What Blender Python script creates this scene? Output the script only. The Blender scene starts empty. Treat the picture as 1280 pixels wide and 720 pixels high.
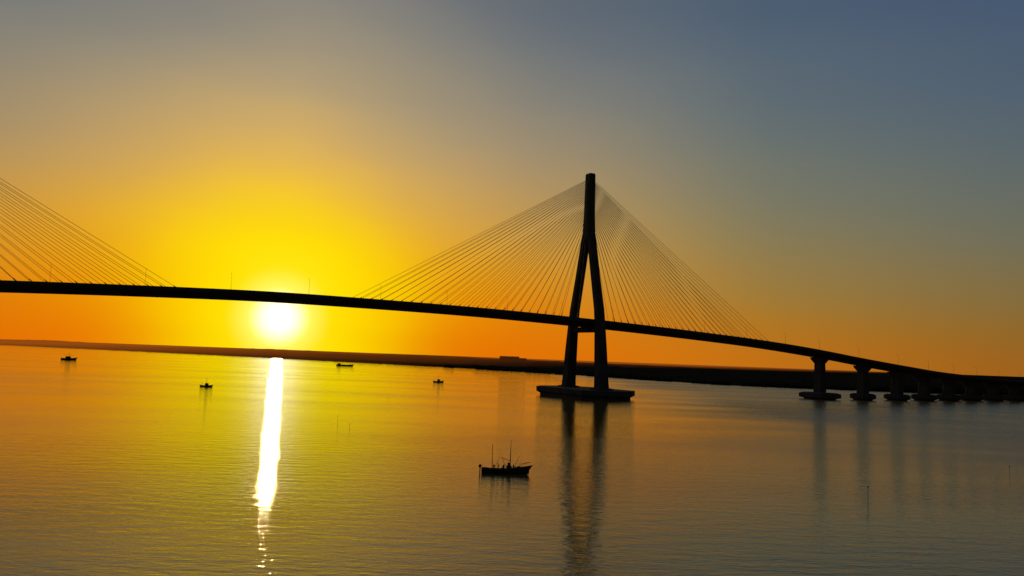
import bpy, bmesh, math, random
from mathutils import Vector, Matrix, noise
random.seed(7)
C = bpy.context.scene.collection
sc = bpy.context.scene
sc.view_settings.view_transform = 'Standard'
sc.view_settings.look = 'None'
sc.view_settings.exposure = 0

# ------------------------------------------------------------------ camera
H = 30.0
PITCH = math.radians(4.97); ROLL = math.radians(2.12)
cam_d = bpy.data.cameras.new("camera"); cam = bpy.data.objects.new("camera", cam_d); C.objects.link(cam)
R = Matrix.Rotation(math.pi/2 + PITCH, 4, 'X') @ Matrix.Rotation(ROLL, 4, 'Z')
cam.matrix_world = Matrix.Translation((0, 0, H)) @ R
cam_d.sensor_width = 36; cam_d.lens = 36*1000/1280
cam_d.clip_start = 0.5; cam_d.clip_end = 200000
sc.camera = cam
R3 = R.to_3x3()
def ray(px, py):
    return (R3 @ Vector(((px-640)/1000, (360-py)/1000, -1))).normalized()
def on_water(px, py):
    d = ray(px, py); k = -H/d.z
    return Vector((d.x*k, d.y*k, 0))
SUN = ray(349, 397)
SUN_EL = math.asin(SUN.z); SUN_AZ = math.atan2(SUN.x, SUN.y)

# ------------------------------------------------------------------ helpers
def lin(c):
    return tuple(((v/255)/12.92 if v/255 <= .04045 else ((v/255+.055)/1.055)**2.4) for v in c)+(1,)
def mat(name, col, rough=.7, metal=0, nscale=1.0, var=.25, bump=0.0, spec=.5):
    m = bpy.data.materials.new(name); m.use_nodes = True
    nt = m.node_tree; b = nt.nodes["Principled BSDF"]
    b.inputs["Roughness"].default_value = rough; b.inputs["Metallic"].default_value = metal
    b.inputs["Specular IOR Level"].default_value = spec
    tc = nt.nodes.new("ShaderNodeTexCoord"); n = nt.nodes.new("ShaderNodeTexNoise")
    n.inputs["Scale"].default_value = nscale; n.inputs["Detail"].default_value = 6
    nt.links.new(tc.outputs["Object"], n.inputs["Vector"])
    r = nt.nodes.new("ShaderNodeValToRGB")
    r.color_ramp.elements[0].position = .3; r.color_ramp.elements[1].position = .7
    r.color_ramp.elements[0].color = tuple(c*(1-var) for c in col)+(1,)
    r.color_ramp.elements[1].color = tuple(min(1, c*(1+var)) for c in col)+(1,)
    nt.links.new(n.outputs["Fac"], r.inputs["Fac"]); nt.links.new(r.outputs["Color"], b.inputs["Base Color"])
    if bump:
        bp = nt.nodes.new("ShaderNodeBump"); bp.inputs["Distance"].default_value = bump
        nt.links.new(n.outputs["Fac"], bp.inputs["Height"]); nt.links.new(bp.outputs["Normal"], b.inputs["Normal"])
    return m
M_conc = mat("weathered_dark_concrete", (.085, .078, .07), .85, 0, .15, .3, .05, .1)
M_deck = mat("painted_steel_girder", (.06, .055, .055), .75, 0, .1, .2, 0, .12)
M_rail = mat("parapet_steel", (.08, .08, .08), .7, 0, .5, .2, 0, .1)
M_asph = mat("asphalt", (.05, .05, .05), .9, 0, 2, .3)
M_paint = mat("white_road_paint", (.8, .8, .78), .6, 0, 2, .08)
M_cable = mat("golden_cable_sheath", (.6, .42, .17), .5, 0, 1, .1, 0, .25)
M_pole = mat("galvanised_steel", (.12, .12, .12), .6, .2, 2, .2)
M_lampglass = mat("lamp_glass", (.6, .6, .55), .2, 0, 2, .1)
M_scrub = mat("scrub_foliage", (.045, .04, .02), 1.0, 0, .1, .5, 0, 0)
M_net = mat("fishing_net", (.05, .05, .04), 1.0, 0, 5, .5, 0, 0)
M_hull = mat("dark_painted_hull", (.03, .027, .03), .6, 0, 1, .3, 0, .2)
M_hullr = mat("rust_red_hull", (.25, .06, .03), .6, 0, .5, .3)
M_wood = mat("worn_boat_wood", (.12, .08, .05), .7, 0, 3, .3)
M_cabin = mat("grey_cabin_paint", (.1, .09, .085), .6, 0, 1, .2, 0, .2)
M_glass = mat("dark_window_glass", (.02, .02, .025), .1, 0, 1, .1)
M_motor = mat("black_motor_cowl", (.02, .02, .02), .3, 0, 1, .1)
M_brick = mat("warehouse_wall", (.1, .08, .07), .8, 0, .2, .2)
M_roofm = mat("warehouse_roofing", (.08, .07, .07), .8, 0, .2, .2)
M_buoy = mat("marker_paint", (.15, .05, .04), .6, 0, 2, .2)
M_land = mat("scrub_land", (.045, .034, .02), 1.0, 0, .02, .5, 0, 0)
# airlight painted as warm emission in these materials, rising towards the bay's sunlit end
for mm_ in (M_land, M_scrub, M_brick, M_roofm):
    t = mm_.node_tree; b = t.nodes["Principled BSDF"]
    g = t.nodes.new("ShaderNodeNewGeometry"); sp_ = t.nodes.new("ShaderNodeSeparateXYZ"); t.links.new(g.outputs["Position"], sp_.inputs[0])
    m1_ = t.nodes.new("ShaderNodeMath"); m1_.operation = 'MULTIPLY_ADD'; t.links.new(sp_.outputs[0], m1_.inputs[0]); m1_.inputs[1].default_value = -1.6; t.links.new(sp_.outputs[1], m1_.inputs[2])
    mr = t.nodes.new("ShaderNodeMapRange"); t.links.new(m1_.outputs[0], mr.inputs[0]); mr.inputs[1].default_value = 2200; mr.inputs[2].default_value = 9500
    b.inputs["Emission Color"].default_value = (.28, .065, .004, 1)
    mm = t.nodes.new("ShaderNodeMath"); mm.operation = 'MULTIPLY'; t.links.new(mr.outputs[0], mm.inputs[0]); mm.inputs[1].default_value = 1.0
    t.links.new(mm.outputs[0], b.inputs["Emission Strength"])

def link(o, parent=None):
    C.objects.link(o)
    if parent is not None: o.parent = parent
    return o
def mesh(name, vs, fs, m, parent=None, smooth=False, loc=None):
    me = bpy.data.meshes.new(name); me.from_pydata([tuple(v) for v in vs], [], fs)
    bm = bmesh.new(); bm.from_mesh(me); bmesh.ops.recalc_face_normals(bm, faces=bm.faces); bm.to_mesh(me); bm.free()
    me.materials.append(m)
    if smooth: me.polygons.foreach_set("use_smooth", [True]*len(me.polygons))
    o = bpy.data.objects.new(name, me)
    if loc is not None: o.location = loc
    return link(o, parent)
def empty(name, loc, rot=0, label=None, cat=None, group=None):
    o = bpy.data.objects.new(name, None); o.location = loc; o.rotation_euler = (0, 0, rot); o.empty_display_size = 1
    if label: o["label"] = label
    if cat: o["category"] = cat
    if group: o["group"] = group
    return link(o)
def loft(rings, vs, fs):
    b = len(vs); n = len(rings[0])
    for r in rings: vs.extend(r)
    for i in range(len(rings)-1):
        for j in range(n):
            k = (j+1) % n
            fs.append((b+i*n+j, b+i*n+k, b+(i+1)*n+k, b+(i+1)*n+j))
    fs.append(tuple(b+j for j in range(n))[::-1]); fs.append(tuple(b+(len(rings)-1)*n+j for j in range(n)))
def octa(cx, cy, z, hx, hy, ch):
    return [Vector(p) for p in ((cx+hx, cy-hy+ch, z), (cx+hx, cy+hy-ch, z), (cx+hx-ch, cy+hy, z), (cx-hx+ch, cy+hy, z),
            (cx-hx, cy+hy-ch, z), (cx-hx, cy-hy+ch, z), (cx-hx+ch, cy-hy, z), (cx+hx-ch, cy-hy, z))]
def boxv(vs, fs, x0, x1, y0, y1, z0, z1):
    loft([[Vector((x0, y0, z)), Vector((x1, y0, z)), Vector((x1, y1, z)), Vector((x0, y1, z))] for z in (z0, z1)], vs, fs)
def tube(vs, fs, pts, rad, n=6):
    rings = []
    for i, p in enumerate(pts):
        a = pts[max(0, i-1)]; b = pts[min(len(pts)-1, i+1)]
        d = (b-a).normalized(); u = d.cross(Vector((0, 0, 1)))
        if u.length < .01: u = d.cross(Vector((1, 0, 0)))
        u.normalize(); w = d.cross(u)
        rr = rad[i] if isinstance(rad, (list, tuple)) else rad
        rings.append([p + u*math.cos(2*math.pi*k/n)*rr + w*math.sin(2*math.pi*k/n)*rr for k in range(n)])
    loft(rings, vs, fs)

# ------------------------------------------------------------------ world
w = bpy.data.worlds.new("World"); sc.world = w; w.use_nodes = True
nt = w.node_tree; N = nt.nodes; L = nt.links
for n in list(N): N.remove(n)
out = N.new("ShaderNodeOutputWorld")
tc = N.new("ShaderNodeTexCoord"); nrm = N.new("ShaderNodeVectorMath"); nrm.operation = 'NORMALIZE'
L.new(tc.outputs["Generated"], nrm.inputs[0])
sep = N.new("ShaderNodeSeparateXYZ"); L.new(nrm.outputs[0], sep.inputs[0])
def M(op, a, b=None, c=None):
    n = N.new("ShaderNodeMath"); n.operation = op
    for i, v in enumerate((a, b, c)):
        if v is None: continue
        if isinstance(v, (int, float)): n.inputs[i].default_value = v
        else: L.new(v, n.inputs[i])
    return n.outputs[0]
# thin haze: horizontally drawn-out unevenness of the glow
hm = N.new("ShaderNodeMapping"); hm.inputs["Scale"].default_value = (3.2, 3.2, 11); L.new(nrm.outputs[0], hm.inputs[0])
hn = N.new("ShaderNodeTexNoise"); hn.inputs["Scale"].default_value = 1; hn.inputs["Detail"].default_value = 3; hn.inputs["Roughness"].default_value = .45; L.new(hm.outputs[0], hn.inputs["Vector"])
haze = M('SUBTRACT', hn.outputs["Fac"], .5)
el = M('ARCSINE', sep.outputs[2])
eld0 = M('MAXIMUM', M('MULTIPLY', el, 180/math.pi), 0.0)
eld = M('MAXIMUM', M('ADD', eld0, M('MULTIPLY', haze, M('MULTIPLY', eld0, .16))), 0.0)
az = M('MULTIPLY', M('ABSOLUTE', M('SUBTRACT', M('ARCTAN2', sep.outputs[0], sep.outputs[1]), SUN_AZ)), 180/math.pi)
dt = N.new("ShaderNodeVectorMath"); dt.operation = 'DOT_PRODUCT'; L.new(nrm.outputs[0], dt.inputs[0]); dt.inputs[1].default_value = SUN
rad = M('MULTIPLY', M('ARCCOSINE', M('MINIMUM', dt.outputs["Value"], 1.0)), 180/math.pi)
def ramp(fac, stops, rng, interp='LINEAR'):
    f = M('DIVIDE', fac, rng)
    r = N.new("ShaderNodeValToRGB"); r.color_ramp.interpolation = interp
    e = r.color_ramp.elements
    while len(e) > 1: e.remove(e[-1])
    first = True
    for s in stops:
        p, c = s[0], s[1]; a = s[2] if len(s) > 2 else 1
        x = e[0] if first else e.new(min(1, p/rng))
        x.position = min(1, p/rng); first = False
        cl = lin(c); x.color = (cl[0], cl[1], cl[2], a)
    L.new(f, r.inputs[0]); return r
near = ramp(eld, [(0, (238, 122, 2)), (2.5, (246, 156, 0)), (6, (246, 186, 6)), (9, (240, 186, 42)), (12, (228, 180, 84)), (15, (206, 171, 106)), (18, (180, 159, 119)), (22, (144, 138, 126)), (28, (102, 110, 118)), (40, (60, 72, 94)), (90, (38, 48, 72))], 90, 'B_SPLINE')
mid = ramp(eld, [(0, (230, 112, 2)), (3, (226, 128, 4)), (6, (224, 150, 20)), (9, (206, 155, 62)), (13, (172, 147, 106)), (18, (138, 134, 121)), (24, (97, 108, 119)), (40, (56, 70, 96)), (90, (36, 48, 72))], 90, 'B_SPLINE')
m30 = ramp(eld, [(0, (206, 114, 14)), (2.5, (186, 120, 26)), (5, (162, 126, 50)), (10, (130, 126, 94)), (16, (103, 114, 114)), (24, (77, 96, 118)), (40, (52, 68, 92)), (90, (34, 46, 70))], 90, 'B_SPLINE')
far = ramp(eld, [(0, (152, 94, 28)), (2, (142, 98, 36)), (4, (129, 104, 54)), (8, (106, 108, 88)), (14, (85, 101, 110)), (24, (62, 83, 116)), (40, (46, 63, 90)), (90, (32, 44, 70))], 90, 'B_SPLINE')
def mixc(f, a, b):
    n = N.new("ShaderNodeMix"); n.data_type = 'RGBA'; n.clamp_factor = True
    L.new(f, n.inputs[0]); L.new(a, n.inputs[6]); L.new(b, n.inputs[7]); return n.outputs[2]
def sstep(v, a, b):
    n = N.new("ShaderNodeMapRange"); n.interpolation_type = 'SMOOTHSTEP'
    L.new(v, n.inputs[0]); n.inputs[1].default_value = a; n.inputs[2].default_value = b; return n.outputs[0]
def lstep(v, a, b, c=0, d=1):
    n = N.new("ShaderNodeMapRange"); L.new(v, n.inputs[0])
    for i, q in enumerate((a, b, c, d)): n.inputs[i+1].default_value = q
    return n.outputs[0]
c = mixc(sstep(az, -2, 19), near.outputs[0], mid.outputs[0])
c = mixc(sstep(az, 12, 36), c, m30.outputs[0])
c = mixc(sstep(az, 25, 56), c, far.outputs[0])
back = lstep(az, 60, 150, 1, .22)
k = sstep(eld0, -3, 8)
k = M('MULTIPLY_ADD', k, .12, .83)
rj = M('ADD', M('DIVIDE', rad, k), M('MULTIPLY', haze, 4.5))
gr = ramp(rj, [(0, (255, 240, 60), 1), (3, (255, 232, 10), 1), (6, (254, 222, 0), .88), (9, (251, 211, 0), .6), (11.5, (248, 200, 2), .26), (14, (244, 188, 8), .07), (17.5, (240, 180, 16), 0)], 20, 'B_SPLINE')
c = mixc(gr.outputs[1], c, gr.outputs[0])
core = N.new("ShaderNodeMix"); core.data_type = 'RGBA'
cf = M('SUBTRACT', 1.0, sstep(rad, .4, 3.7))
L.new(cf, core.inputs[0]); L.new(c, core.inputs[6]); core.inputs[7].default_value = (1.3, 1.08, .22, 1)
cf2 = M('SUBTRACT', 1.0, sstep(rad, .5, 2.2))
core2 = N.new("ShaderNodeMix"); core2.data_type = 'RGBA'
L.new(cf2, core2.inputs[0]); L.new(core.outputs[2], core2.inputs[6]); core2.inputs[7].default_value = (1.7, 1.6, 1.05, 1)
bg = N.new("ShaderNodeBackground"); L.new(core2.outputs[2], bg.inputs[0]); L.new(back, bg.inputs[1])
sky = N.new("ShaderNodeTexSky"); sky.sky_type = 'NISHITA'; sky.sun_disc = False
sky.sun_elevation = SUN_EL; sky.sun_rotation = SUN_AZ; sky.air_density = 1.5; sky.dust_density = 3
bg2 = N.new("ShaderNodeBackground"); L.new(sky.outputs[0], bg2.inputs[0]); bg2.inputs[1].default_value = 0.002
add = N.new("ShaderNodeAddShader"); L.new(bg.outputs[0], add.inputs[0]); L.new(bg2.outputs[0], add.inputs[1])
L.new(add.outputs[0], out.inputs[0])

sl = bpy.data.lights.new("sun", 'SUN'); sl.energy = .2; sl.angle = math.radians(.55); sl.color = (1, .74, .34)
so = bpy.data.objects.new("sun", sl); link(so)
so.rotation_euler = SUN.to_track_quat('Z', 'Y').to_euler(); so.location = (0, 0, 400)

# ------------------------------------------------------------------ water
wm = bpy.data.materials.new("bay_water"); wm.use_nodes = True
nt2 = wm.node_tree; b = nt2.nodes["Principled BSDF"]
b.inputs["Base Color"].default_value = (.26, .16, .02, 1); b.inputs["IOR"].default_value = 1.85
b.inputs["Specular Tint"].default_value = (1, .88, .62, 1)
tc2 = nt2.nodes.new("ShaderNodeTexCoord")
def wn(scale, stretch, detail, rot=0.0):
    mp = nt2.nodes.new("ShaderNodeMapping"); mp.inputs["Scale"].default_value = stretch; mp.inputs["Rotation"].default_value = (0, 0, rot)
    nt2.links.new(tc2.outputs["Object"], mp.inputs[0])
    n = nt2.nodes.new("ShaderNodeTexNoise"); n.inputs["Scale"].default_value = scale; n.inputs["Detail"].default_value = detail
    nt2.links.new(mp.outputs[0], n.inputs["Vector"]); return n.outputs["Fac"]
def m2(op, a, bb):
    n = nt2.nodes.new("ShaderNodeMath"); n.operation = op
    for i, v in enumerate((a, bb)):
        if isinstance(v, (int, float)): n.inputs[i].default_value = v
        else: nt2.links.new(v, n.inputs[i])
    return n.outputs[0]
def rng2(v, a, b_, c_, d_):
    pr = nt2.nodes.new("ShaderNodeMapRange"); nt2.links.new(v, pr.inputs[0])
    for i, q in enumerate((a, b_, c_, d_)): pr.inputs[i+1].default_value = q
    return pr.outputs[0]
ripple = wn(.62, (.75, 1.8, 1), 4, .12)
swell = wn(.16, (.7, 2.0, 1), 3, -.15)
patch = wn(.0055, (1, 2.4, 1), 5, .5)
sx_ = nt2.nodes.new("ShaderNodeSeparateXYZ"); nt2.links.new(tc2.outputs["Object"], sx_.inputs[0])
# a breeze roughens the water around the approach piers
bx = m2('ADD', sx_.outputs[0], m2('MULTIPLY', m2('SUBTRACT', patch, .5), 160))
breeze = m2('MULTIPLY', rng2(bx, 70, 190, 0, 1), rng2(sx_.outputs[1], 150, 330, 0, 1))
amp = m2('ADD', rng2(patch, .38, .62, .6, 1.35), m2('MULTIPLY', breeze, 1.3))
hgt = m2('ADD', m2('MULTIPLY', m2('MULTIPLY', ripple, amp), .092), m2('MULTIPLY', swell, .145))
nt2.links.new(m2('ADD', rng2(patch, .4, .62, .03, .08), m2('MULTIPLY', breeze, .22)), b.inputs["Roughness"])
bp = nt2.nodes.new("ShaderNodeBump"); bp.inputs["Distance"].default_value = 1; bp.inputs["Strength"].default_value = 1
nt2.links.new(hgt, bp.inputs["Height"]); nt2.links.new(bp.outputs["Normal"], b.inputs["Normal"])
S = 60000
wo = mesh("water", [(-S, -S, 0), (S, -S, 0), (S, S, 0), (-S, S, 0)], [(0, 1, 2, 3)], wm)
wo["kind"] = "structure"; wo["label"] = "calm rippled bay water gilded by the setting sun"; wo["category"] = "water"

# ------------------------------------------------------------------ far shore
shore = [(-900, 4500), (-400, 4300), (0, 3900), (200, 3100), (400, 2400), (640, 1800), (800, 1400), (900, 1240), (1000, 1200), (1090, 1200), (1190, 1210), (1280, 1210), (1500, 1220), (2300, 1220)]
def interp(tab, x):
    for (a, va), (b_, vb) in zip(tab, tab[1:]):
        if x <= b_: return va+(vb-va)*max(0, (x-a))/(b_-a)
    return tab[-1][1]
hillt = [(-900, 46), (0, 34), (300, 32), (560, 38), (700, 28), (850, 12), (1000, 8), (2300, 8)]
cols = 640; offs = [0, 4, 14, 30, 60, 110, 180, 300, 500, 800, 1200, 1800, 2800, 4500, 8000, 16000, 40000]
vs = []; fs = []
for i in range(cols+1):
    px = -900+i*3200/cols
    a = (px-640)/1000; Y0 = interp(shore, px)*(1+.012*noise.noise(Vector((px*.02, 0, 0)))+.006*noise.noise(Vector((px*.09, 3, 0))))
    hl = interp(hillt, px)
    for j, o in enumerate(offs):
        Y = Y0+o
        h = [-.5, .5, 1.6, 2.4][j] if j < 4 else 3
        if j >= 3:
            h += 2.2*(noise.noise(Vector((a*Y*.02, Y*.02, 0)))+.6) + 1.5*noise.noise(Vector((a*Y*.07, Y*.07, 5)))
            h += 9*max(0, min(1, (px-1060)/180))*min(1, o/150)
        if 1200 <= o <= 4500:
            h += hl*.75*(1-abs(o-2800)/2600)*(.8+.45*noise.noise(Vector((px*.008, o*.001, 9)))) + 2.5*noise.noise(Vector((px*.06, o*.01, 2)))
        vs.append((a*Y, Y, h))
n = len(offs)
for i in range(cols):
    for j in range(n-1):
        fs.append((i*n+j, (i+1)*n+j, (i+1)*n+j+1, i*n+j+1))
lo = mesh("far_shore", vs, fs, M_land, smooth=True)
lo["kind"] = "structure"; lo["label"] = "low dark land with distant hills across the bay"; lo["category"] = "land"

vs = []; fs = []
ico = bmesh.new(); bmesh.ops.create_icosphere(ico, subdivisions=1, radius=1); iv = [v.co.copy() for v in ico.verts]; iff = [[v.index for v in f.verts] for f in ico.faces]; ico.free()
for _ in range(5200):
    px = random.uniform(560, 1420) if _ < 3600 else random.uniform(1090, 1420); a = (px-640)/1000
    Y = interp(shore, px)+8+random.random()**2*260
    s = random.uniform(1.3, 4.0)*(1+ max(0, (Y-1250))/1800*.4)*(1+1.5*max(0, min(1, (px-1060)/150)))
    if _ < 3600 and noise.noise(Vector((px*.03, Y*.004, 1))) < -.12: continue
    base = len(vs); q = Vector((a*Y, Y, 2.2))
    sx = random.uniform(1, 2.2)
    for v in iv:
        kk = s*(1+random.uniform(-.28, .28)); vs.append((q.x+v.x*kk*sx, q.y+v.y*kk*sx, q.z+max(-.8, v.z*.8+.4)*kk))
    for f in iff: fs.append([base+t_ for t_ in f])
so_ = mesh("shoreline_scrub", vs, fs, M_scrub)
so_["kind"] = "stuff"; so_["label"] = "dark scrub and low trees along the shore"; so_["category"] = "vegetation"

# ------------------------------------------------------------------ bridge
TH = math.atan2(.485, .875); ct, st = math.cos(TH), math.sin(TH)
T0 = Vector((63, 667, 0))
def al(t): return T0+Vector((ct*t, st*t, 0))
def pt(t, z): p = al(t); return Vector((p.x, p.y, z))
ctrl = [pt(-900, 36), pt(-760, 45), pt(-640, 51.5), pt(-524, 57.8), pt(-414, 63.1), pt(-321, 66.3), pt(-262, 67.6), pt(-203, 67.6), pt(-100, 66.5), pt(0, 63.6), pt(100, 59.4), pt(203, 53.8),
        Vector((311, 804, 47.3)), Vector((362, 822, 40.8)), Vector((407, 843, 35.8)), Vector((449.4, 870, 32.0)), Vector((492, 899, 29.6)), Vector((534.3, 929, 27.6)), Vector((577.6, 958, 26.2)), Vector((621, 987, 25)),
        Vector((750, 1073, 23)), Vector((950, 1200, 20)), Vector((1200, 1350, 17))]
path = []
for i in range(1, len(ctrl)-2):
    p0, p1, p2, p3 = ctrl[i-1:i+3]
    d = (p2-p1).length; steps = max(3, int(d/8))
    def tan(a, b_, c_):
        return ((b_-a)/(b_-a).length + (c_-b_)/(c_-b_).length)*.5
    m1 = tan(p0, p1, p2)*d; m2_ = tan(p1, p2, p3)*d
    for s in range(steps):
        u = s/steps; u2 = u*u; u3 = u2*u
        path.append(p1*(2*u3-3*u2+1)+m1*(u3-2*u2+u)+p2*(-2*u3+3*u2)+m2_*(u3-u2))
path.append(ctrl[-2])
def sweep(name, prof, m, parent, zoff=0, smooth=False):
    rings = []
    for i, p in enumerate(path):
        d = path[min(i+1, len(path)-1)]-path[max(i-1, 0)]; d.z = 0; d.normalize(); nn = Vector((d.y, -d.x, 0))
        rings.append([p+nn*a+Vector((0, 0, z+zoff)) for a, z in prof])
    vs = []; fs = []; loft(rings, vs, fs)
    return mesh(name, vs, fs, m, parent, smooth)
def deck_at(t):
    p = al(t); best = sorted(path, key=lambda q: (q.x-p.x)**2+(q.y-p.y)**2)[:2]
    d0 = math.hypot(best[0].x-p.x, best[0].y-p.y); d1 = math.hypot(best[1].x-p.x, best[1].y-p.y)
    return (best[0].z*d1+best[1].z*d0)/(d0+d1)
PAR = 1.6
bridge = empty("cable_stayed_bridge", (0, 0, 0), 0, "long dark cable-stayed bridge with inverted-Y tower over the bay", "bridge")
deck = sweep("deck", [(-15.2, -.0), (15.2, 0), (15.2, -1.3), (8.5, -4.3), (-8.5, -4.3), (-15.2, -1.3)], M_deck, bridge, -PAR)
sweep("roadway", [(-14.0, .004), (14.0, .004), (14.0, .06), (-14.0, .06)], M_asph, deck, -PAR)
for a in (-13.6, -.4, .25, 13.45):
    sweep("lane_marking", [(a, .064), (a+.15, .064), (a+.15, .07), (a, .07)], M_paint, deck, -PAR)
for a in (-15.0, 14.7):
    sweep("parapet", [(a, .01), (a+.3, .01), (a+.3, PAR), (a, PAR)], M_rail, deck, -PAR)

def build_tower(t):
    base = al(t)
    e = bpy.data.objects.new("tower", None); e.location = base; e.rotation_euler = (0, 0, TH); link(e, bridge)
    for s in (-1, 1):
        vs = []; fs = []
        prof = [(7.0, 24.0, 4.8, 4.8), (12, 23.7, 4.5, 4.4), (40, 21.4, 4.0, 3.8), (60, 19.5, 3.6, 3.3), (72, 17.8, 3.5, 3.1), (100, 11.2, 3.2, 3.0), (136, 3.3, 2.95, 3.0)]
        loft([octa(0, s*o, z, a, b_, .7) for z, o, a, b_ in prof], vs, fs)
        mesh("tower_leg", vs, fs, M_conc, e)
    vs = []; fs = []
    loft([octa(0, 0, z, a, b_, .8) for z, a, b_ in ((131, 3.1, 5.6), (139, 3.15, 5.6), (150, 3.05, 4.7), (186.4, 2.9, 4.0), (187.4, 2.6, 3.7))], vs, fs)
    mesh("tower_column", vs, fs, M_conc, e)
    zc = deck_at(t)-PAR-4.3
    vs = []; fs = []
    loft([[Vector((x, y, z)) for x, z in ((-2.4, zc-4.6), (2.4, zc-4.6), (2.4, zc-.3), (-2.4, zc-.3))] for y in (-17.5, 17.5)], vs, fs)
    mesh("crossbeam", vs, fs, M_conc, e)
    vs = []; fs = []
    loft([octa(0, 0, z, a, b_, ch) for z, a, b_, ch in ((-6, 24, 43, 12), (1.4, 24, 43, 12), (3.0, 26, 47, 13), (6.6, 26, 47, 13), (7, 25.6, 46.6, 13))], vs, fs)
    mesh("footing", vs, fs, M_conc, e)
    for s in (-1, 1):
        vs = []; fs = []
        loft([octa(0, s*24.0, z, a, b_, 1.2) for z, a, b_ in ((7.003, 7.6, 7.2), (8.0, 7.4, 7), (8.4, 5.6, 5.4))], vs, fs)
        mesh("plinth", vs, fs, M_conc, e)
    return e
build_tower(0); build_tower(-524)

specs = []
NC = 25
for tt, sides in ((0, (-1, 1)), (-524, (1,))):
    for s in sides:
        for e in (-1, 1):
            for k in range(NC):
                f = (k+.9)/(NC-.1)
                ln = (191 if s < 0 else 187) if tt == 0 else 194
                specs.append((tt, s, e, 12+ln*f, 140+42*(f**.7)))
def cable_geo(vs, fs, sp):
    tt, s, e, dist, zt = sp
    t = tt+s*dist
    p = al(t); nn = Vector((st, -ct, 0))
    a = p+nn*e*14.35; a.z = deck_at(t)-PAR+.1
    q = al(tt+s*2.6)+nn*e*1.2; q.z = zt
    d = (q-a).normalized()
    tube(vs, fs, [a, a+d*4.2, a+d*4.3, q], [.3, .3, .13, .13], 6)
specs.sort(key=lambda sp: -sp[3])
for sp in specs[:99]:
    vs = []; fs = []; cable_geo(vs, fs, sp); mesh("stay_cable", vs, fs, M_cable, bridge)
vs = []; fs = []
for sp in specs[99:]: cable_geo(vs, fs, sp)
o = mesh("stay_cable", vs, fs, M_cable, bridge); o["kind"] = "stuff"

for k in range(12, 22):
    P = ctrl[k]; d = ctrl[min(k+1, 22)]-ctrl[k-1]; rot = math.atan2(d.y, d.x)
    e = bpy.data.objects.new("pier", None); e.location = (P.x, P.y, 0); e.rotation_euler = (0, 0, rot); link(e, bridge)
    top = P.z-PAR-4.33
    vs = []; fs = []
    loft([octa(0, 0, z, a, b_, .7) for z, a, b_ in ((6.8, 3.8, 5.4), (top-6, 3.2, 4.8))], vs, fs)
    mesh("pier_column", vs, fs, M_conc, e)
    vs = []; fs = []
    loft([octa(0, 0, z, a, b_, .7) for z, a, b_ in ((top-6, 3.22, 4.82), (top-2, 5.2, 7.6), (top, 5.6, 8.4))], vs, fs)
    mesh("pier_cap", vs, fs, M_conc, e)
    vs = []; fs = []
    q = 1 if k < 13 else .66
    loft([octa(0, 0, z, a*q, b_*q, 3) for z, a, b_ in ((-4, 10, 14), (.8, 10, 14), (2.0, 13.4, 17.5), (5.6, 13.4, 17.5), (6.8, 11, 14))], vs, fs)
    mesh("footing", vs, fs, M_conc, e)

def lamp_geo():
    vs = []; fs = []
    tube(vs, fs, [Vector((0, 0, 0)), Vector((0, 0, .5)), Vector((0, 0, .52)), Vector((0, 0, 11)), Vector((0, .5, 11.8)), Vector((0, 2, 12.1))], [.22, .22, .11, .07, .06, .05], 8)
    vs2 = []; fs2 = []; boxv(vs2, fs2, -.16, .16, 1.7, 2.7, 12.0, 12.18)
    return vs, fs, vs2, fs2
g = lamp_geo(); first = None
acc = 30; last = path[0]; lamps = []
for p in path[1:]:
    acc += (p-last).length; last = p
    if acc >= 48: acc = 0; lamps.append(p)
for i, p in enumerate(lamps):
    j = path.index(p); d = path[min(j+1, len(path)-1)]-path[j-1]; rot = math.atan2(d.y, d.x)
    nn = Vector((d.y, -d.x, 0)).normalized()
    pos = p+nn*14.3; pos.z = p.z-PAR+.0
    e = empty("street_lamp", pos, rot, "tall thin lamp post on the bridge parapet", "street lamp", "lamp posts along the bridge deck")
    if first is None:
        a = mesh("pole", g[0], g[1], M_pole, e); b2 = mesh("lamp_head", g[2], g[3], M_lampglass, e); first = (a, b2)
    else:
        for src in first:
            cpy = src.copy(); C.objects.link(cpy); cpy.parent = e

# ------------------------------------------------------------------ people
def person_mat(name, top, legs):
    m = bpy.data.materials.new(name); m.use_nodes = True; t = m.node_tree; b = t.nodes["Principled BSDF"]; b.inputs["Roughness"].default_value = .85
    tcn = t.nodes.new("ShaderNodeTexCoord"); sp = t.nodes.new("ShaderNodeSeparateXYZ"); t.links.new(tcn.outputs["Object"], sp.inputs[0])
    mr = t.nodes.new("ShaderNodeMath"); mr.operation = 'DIVIDE'; t.links.new(sp.outputs[2], mr.inputs[0]); mr.inputs[1].default_value = 1.8
    r = t.nodes.new("ShaderNodeValToRGB"); r.color_ramp.interpolation = 'CONSTANT'; e = r.color_ramp.elements
    e[0].position = 0; e[0].color = legs+(1,); e[1].position = .5; e[1].color = top+(1,); x = e.new(.83); x.color = (.2, .12, .08, 1)
    t.links.new(mr.outputs[0], r.inputs[0]); t.links.new(r.outputs[0], b.inputs["Base Color"]); return m
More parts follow.
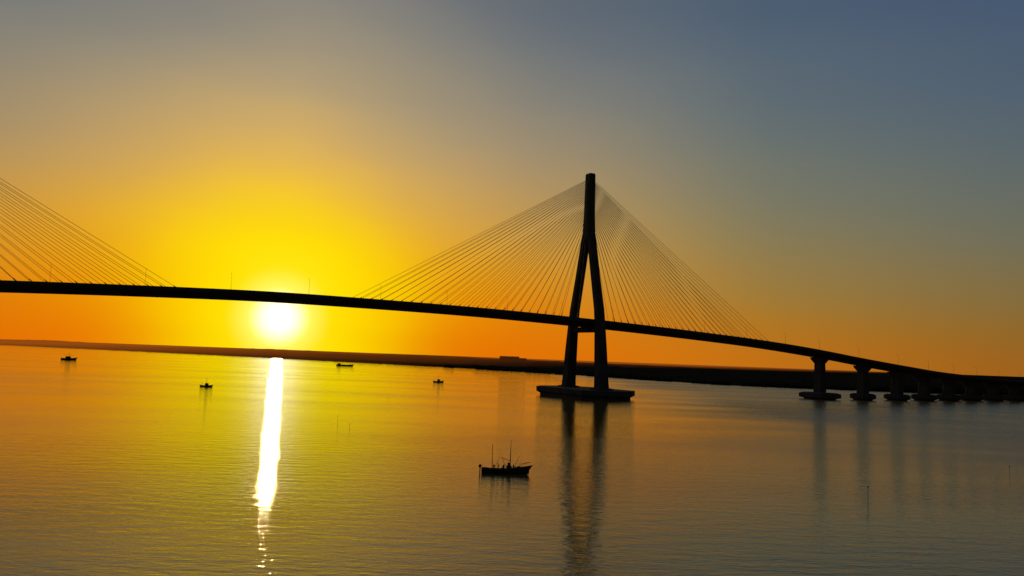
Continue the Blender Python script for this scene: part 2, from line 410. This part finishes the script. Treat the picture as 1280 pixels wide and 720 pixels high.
def person(loc, rot, pose, label, m):
    if pose == 'stand':
        J = dict(pel=(0, 0, .93), ch=(.02, 0, 1.3), nk=(.03, 0, 1.5), hd=(.06, 0, 1.66), ht=(.05, 0, 1.76),
                 hL=(0, .1, .9), kL=(.06, .13, .5), aL=(0, .14, .08), tL=(.2, .15, .04), hR=(0, -.1, .9), kR=(.0, -.14, .5), aR=(-.08, -.15, .08), tR=(.12, -.17, .04),
                 sL=(.02, .2, 1.43), eL=(.12, .28, 1.17), wL=(.36, .2, 1.2), fL=(.46, .17, 1.23), sR=(.02, -.2, 1.43), eR=(.1, -.27, 1.15), wR=(.32, -.18, 1.08), fR=(.42, -.14, 1.08))
    else:
        J = dict(pel=(0, 0, .5), ch=(.08, 0, .86), nk=(.14, 0, 1.06), hd=(.2, 0, 1.21), ht=(.2, 0, 1.31),
                 hL=(.02, .1, .48), kL=(.44, .15, .5), aL=(.42, .15, .08), tL=(.6, .16, .04), hR=(.02, -.1, .48), kR=(.44, -.15, .5), aR=(.48, -.15, .08), tR=(.66, -.16, .04),
                 sL=(.1, .2, .99), eL=(.2, .27, .74), wL=(.44, .18, .72), fL=(.53, .15, .73), sR=(.1, -.2, .99), eR=(.22, -.27, .76), wR=(.46, -.16, .66), fR=(.55, -.12, .66))
    rads = dict(pel=.16, ch=.19, nk=.07, hd=.115, ht=.08, hL=.1, kL=.07, aL=.05, tL=.035, hR=.1, kR=.07, aR=.05, tR=.035, sL=.075, eL=.055, wL=.038, fL=.038, sR=.075, eR=.055, wR=.038, fR=.038)
    ed = ["pel ch", "ch nk", "nk hd", "hd ht", "pel hL", "hL kL", "kL aL", "aL tL", "pel hR", "hR kR", "kR aR", "aR tR", "ch sL", "sL eL", "eL wL", "wL fL", "ch sR", "sR eR", "eR wR", "wR fR"]
    ks = list(J); me = bpy.data.meshes.new("person")
    me.from_pydata([J[k] for k in ks], [tuple(ks.index(q) for q in e.split()) for e in ed], []); me.materials.append(m)
    o = bpy.data.objects.new("person", me); link(o); o.location = loc; o.rotation_euler = (0, 0, rot)
    md = o.modifiers.new("skin", 'SKIN')
    for i, k in enumerate(ks):
        sv = me.skin_vertices[0].data[i]; sv.radius = (rads[k], rads[k]); sv.use_root = (k == 'pel')
    o.modifiers.new("sub", 'SUBSURF').levels = 1
    o.modifiers["sub"].render_levels = 2
    o["label"] = label; o["category"] = "person"
    return o

# ------------------------------------------------------------------ boats
def hull_geo(Lh, B, fb, bow, draft=.5, transom=.8):
    st_ = 14; rings = []
    for i in range(st_+1):
        u = i/st_; x = -Lh/2+Lh*u
        hb = B/2*(transom+(1-transom)*min(1, u/.35)) * (1-max(0, (u-.55)/.45)**2.2*.97)
        sh = fb*(1+.35*(1-u)**2)+(bow-fb)*max(0, (u-.35)/.65)**2
        kz = -draft+ (draft+fb*.25)*max(0, (u-.82)/.18)**1.6
        xo = x+ (0.08*Lh*max(0, (u-.7)/.3)**2)
        rings.append([Vector((xo, -hb, sh)), Vector((x, -hb*.93, (sh+kz)*.45)), Vector((x, -hb*.55, kz*.75)), Vector((x, 0, kz)), Vector((x, hb*.55, kz*.75)), Vector((x, hb*.93, (sh+kz)*.45)), Vector((xo, hb, sh)),
                      Vector((xo, hb*.86, sh)), Vector((x, hb*.8, sh*.45)), Vector((x, 0, sh*.42)), Vector((x, -hb*.8, sh*.45)), Vector((xo, -hb*.86, sh))])
    return rings
def hull(e, Lh, B, fb, bow, m, **k):
    vs = []; fs = []; loft(hull_geo(Lh, B, fb, bow, **k), vs, fs)
    return mesh("hull", vs, fs, m, e)
def cabin(e, x0, x1, hw, z0, z1, m=M_cabin):
    vs = []; fs = []
    loft([[Vector((x0, -hw, z0)), Vector((x1, -hw, z0)), Vector((x1, hw, z0)), Vector((x0, hw, z0))],
          [Vector((x0+.05, -hw*.93, z1)), Vector((x1-(z1-z0)*.2, -hw*.93, z1)), Vector((x1-(z1-z0)*.2, hw*.93, z1)), Vector((x0+.05, hw*.93, z1))]], vs, fs)
    wh = mesh("wheelhouse", vs, fs, m, e)
    vs = []; fs = []; boxv(vs, fs, x0-.15, x1-(z1-z0)*.2+.35, -hw*1.05, hw*1.05, z1+.003, z1+.1); mesh("roof", vs, fs, m, wh)
    zz = z0+(z1-z0)*.55; t = (z1-z0)*.28
    for s in (-1, 1):
        vs = []; fs = []; y = hw*.985
        boxv(vs, fs, x0+(x1-x0)*.18, x0+(x1-x0)*.72, *(sorted((s*y*.93, s*y))), zz, zz+t); mesh("window", vs, fs, M_glass, wh)
    return wh
def pole(e, name, pts, r, m=M_pole):
    vs = []; fs = []; tube(vs, fs, [Vector(p) for p in pts], r, 6); return mesh(name, vs, fs, m, e)
def outboard(e, x, z):
    vs = []; fs = []
    loft([octa(x, 0, zz, a, b_, .06) for zz, a, b_ in ((z, .2, .16), (z+.15, .36, .24), (z+.6, .4, .24), (z+.78, .26, .16))], vs, fs)
    loft([octa(x+.02, 0, zz, a, b_, .02) for zz, a, b_ in ((-.55, .14, .05), (z-.01, .14, .09))], vs, fs)
    mesh("outboard_motor", vs, fs, M_motor, e)

bp0 = on_water(631.5, 592)
YAW = .05
fb = empty("fishing_boat", bp0, YAW, "small dark open fishing boat with two masts carrying anglers", "boat")
hull(fb, 12.4, 3.3, 1.0, 2.35, M_hull, draft=.5)
vs = []; fs = []; boxv(vs, fs, -2.9, 3.9, -1.18, 1.18, .5, .72); mesh("deck_boards", vs, fs, M_wood, fb)
vs = []; fs = []; boxv(vs, fs, .2, 1.6, -.6, .6, .723, 2.0); boxv(vs, fs, .5, 1.3, -.5, .5, 2.003, 2.8); mesh("console", vs, fs, M_cabin, fb)
vs = []; fs = []; boxv(vs, fs, -1.1, -.2, -.5, .3, .723, 1.55); mesh("fish_crate", vs, fs, M_wood, fb)
vs = []; fs = []; loft([octa(3.4, .1, z, a, a*.8, a*.3) for z, a in ((.723, .6), (1.1, .8), (1.7, .55), (2.0, .2))], vs, fs); mesh("net_heap", vs, fs, M_net, fb)
for x in (-3.9, 2.6):
    vs = []; fs = []; boxv(vs, fs, x-.2, x+.2, -1.25, 1.25, .98, 1.1); mesh("bench", vs, fs, M_wood, fb)
outboard(fb, -6.6, 1.4)
pole(fb, "mast", [(1.2, 0, .7), (1.2, 0, 5), (1.25, 0, 8.6)], [.14, .11, .07])
pole(fb, "mast", [(-3.4, .3, .7), (-3.6, .3, 7.4)], [.12, .07])
pole(fb, "fishing_rod", [(.0, -1.2, 1.9), (-.8, -2.6, 3.6), (-1.3, -3.4, 4.6)], [.06, .045, .03])
pole(fb, "fishing_rod", [(-2.6, -1.2, 1.9), (-2.0, -2.6, 3.8), (-1.7, -3.2, 5.0)], [.06, .045, .03])
pole(fb, "fishing_rod", [(2.2, -.5, 1.7), (2.9, -1.4, 3.6), (3.4, -2, 5.0)], [.06, .045, .03])
pole(fb, "bow_rail", [(3.6, -1.2, 1.5), (3.7, -1.2, 2.3), (5.4, -.5, 2.9), (6.6, 0, 3.1), (5.4, .5, 2.9), (3.7, 1.2, 2.3), (3.6, 1.2, 1.5)], .05)
pole(fb, "boom", [(1.3, 0, 3.2), (-1.2, .1, 4.1)], .07)
pole(fb, "engine_tiller", [(-6.5, 0, 1.9), (-5.4, .1, 2.1)], .04, M_motor)
pm = [person_mat("dark_jacket_clothes", (.03, .03, .045), (.02, .02, .03)), person_mat("brown_jacket_clothes", (.07, .04, .03), (.03, .03, .04)), person_mat("grey_jumper_clothes", (.08, .08, .08), (.03, .03, .05))]
def onboat(x, y, z): 
    c_, s_ = math.cos(YAW), math.sin(YAW); return (bp0.x+x*c_-y*s_, bp0.y+x*s_+y*c_, z)
person(onboat(-3.0, -.7, .72), -1.2, 'stand', "person in dark jacket standing and fishing off the stern", pm[0])
person(onboat(-.55, -.75, .72), -1.4, 'stand', "person in brown jacket standing beside the console holding a rod", pm[1])
person(onboat(2.0, -.2, .72), -.4, 'stand', "person in grey jumper standing by the mast", pm[2])
person(onboat(2.65, .5, .62), 2.6, 'sit', "person in dark jacket sitting on a bench in the boat", pm[0])
person(onboat(-1.9, .5, .72), .3, 'stand', "person in grey jumper standing behind another angler", pm[2])

def small_boat(px, py, Lh, rot, label, kind):
    p = on_water(px, py); nm = {"launch": "motor_boat", "trawler": "trawler", "barge": "cargo_boat"}[kind]
    e = empty(nm, p, rot, label, "boat")
    if kind == "launch":
        hull(e, Lh, Lh*.3, Lh*.1, Lh*.2, M_hull)
        cabin(e, -Lh*.12, Lh*.18, Lh*.09, Lh*.045, Lh*.3)
        pole(e, "mast", [(0, 0, Lh*.3), (0, 0, Lh*.75)], .12)
        pole(e, "mast", [(-Lh*.38, 0, Lh*.05), (-Lh*.38, 0, Lh*.4)], .1)
        outboard(e, -Lh*.53, Lh*.08)
    elif kind == "trawler":
        hull(e, Lh, Lh*.26, Lh*.1, Lh*.2, M_hull, draft=1)
        cabin(e, -Lh*.2, Lh*.12, Lh*.09, Lh*.05, Lh*.25)
        pole(e, "mast", [(Lh*.0, 0, Lh*.26), (Lh*.0, 0, Lh*.55)], [.25, .12])
        pole(e, "boom", [(Lh*.0, 0, Lh*.4), (-Lh*.35, 0, Lh*.3)], .15)
        pole(e, "boom", [(Lh*.0, 0, Lh*.38), (Lh*.33, 0, Lh*.32)], .15)
    else:
        hull(e, Lh, Lh*.2, Lh*.07, Lh*.12, M_hullr, draft=1.5)
        cabin(e, -Lh*.42, -Lh*.25, Lh*.07, Lh*.035, Lh*.15)
        vs = []; fs = []; boxv(vs, fs, -Lh*.2, Lh*.3, -Lh*.07, Lh*.07, Lh*.035, Lh*.085); mesh("cargo_hatch", vs, fs, M_wood, e)
        pole(e, "mast", [(-Lh*.3, 0, Lh*.15), (-Lh*.3, 0, Lh*.25)], .15)
    return e
small_boat(86, 450, 23, .1, "dark trawler with mast and booms on calm water", "trawler")
small_boat(258, 483.5, 8.6, .15, "small dark motor boat with low cabin", "launch")
small_boat(431, 457.5, 34, .05, "long low rust-red cargo boat near the far shore", "barge")
small_boat(548, 478, 11, .2, "small dark motor boat with a cabin and mast", "launch")

def marker(px, py, h, label):
    p = on_water(px, py); e = empty("channel_marker", p, 0, label, "marker post", "marker posts standing in the bay")
    pole(e, "post", [(0, 0, -1), (0, 0, h)], [.06, .04], M_buoy)
    vs = []; fs = []; loft([octa(0, 0, z, a, a, a*.4) for z, a in ((h, .06), (h+.1, .13), (h+.35, .13), (h+.45, .06))], vs, fs)
    mesh("topmark", vs, fs, M_buoy, e)
for a in ((422, 529, 2.8), (437, 534, 1.0), (1085, 630, 3.6), (485, 500, 1.6), (1262, 592, 2.0)):
    marker(*a, "slender dark marker post rising from the water")

def warehouse(px, off, wd, dp, h, z0, label):
    a = (px-640)/1000; Y = interp(shore, px)+off
    e = empty("warehouse", (a*Y, Y, z0), 0, label, "building", None)
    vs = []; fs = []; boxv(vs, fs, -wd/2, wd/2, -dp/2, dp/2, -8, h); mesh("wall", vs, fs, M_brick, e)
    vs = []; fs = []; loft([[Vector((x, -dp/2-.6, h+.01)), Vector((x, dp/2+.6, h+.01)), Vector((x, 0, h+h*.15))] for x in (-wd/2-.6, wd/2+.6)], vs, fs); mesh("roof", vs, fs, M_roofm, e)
    for i in range(5):
        vs = []; fs = []; x = -wd/2+wd*(i+.5)/5; boxv(vs, fs, x-wd*.05, x+wd*.05, -dp/2-.05, -dp/2-.003, h*.45, h*.75); mesh("window", vs, fs, M_brick, e)
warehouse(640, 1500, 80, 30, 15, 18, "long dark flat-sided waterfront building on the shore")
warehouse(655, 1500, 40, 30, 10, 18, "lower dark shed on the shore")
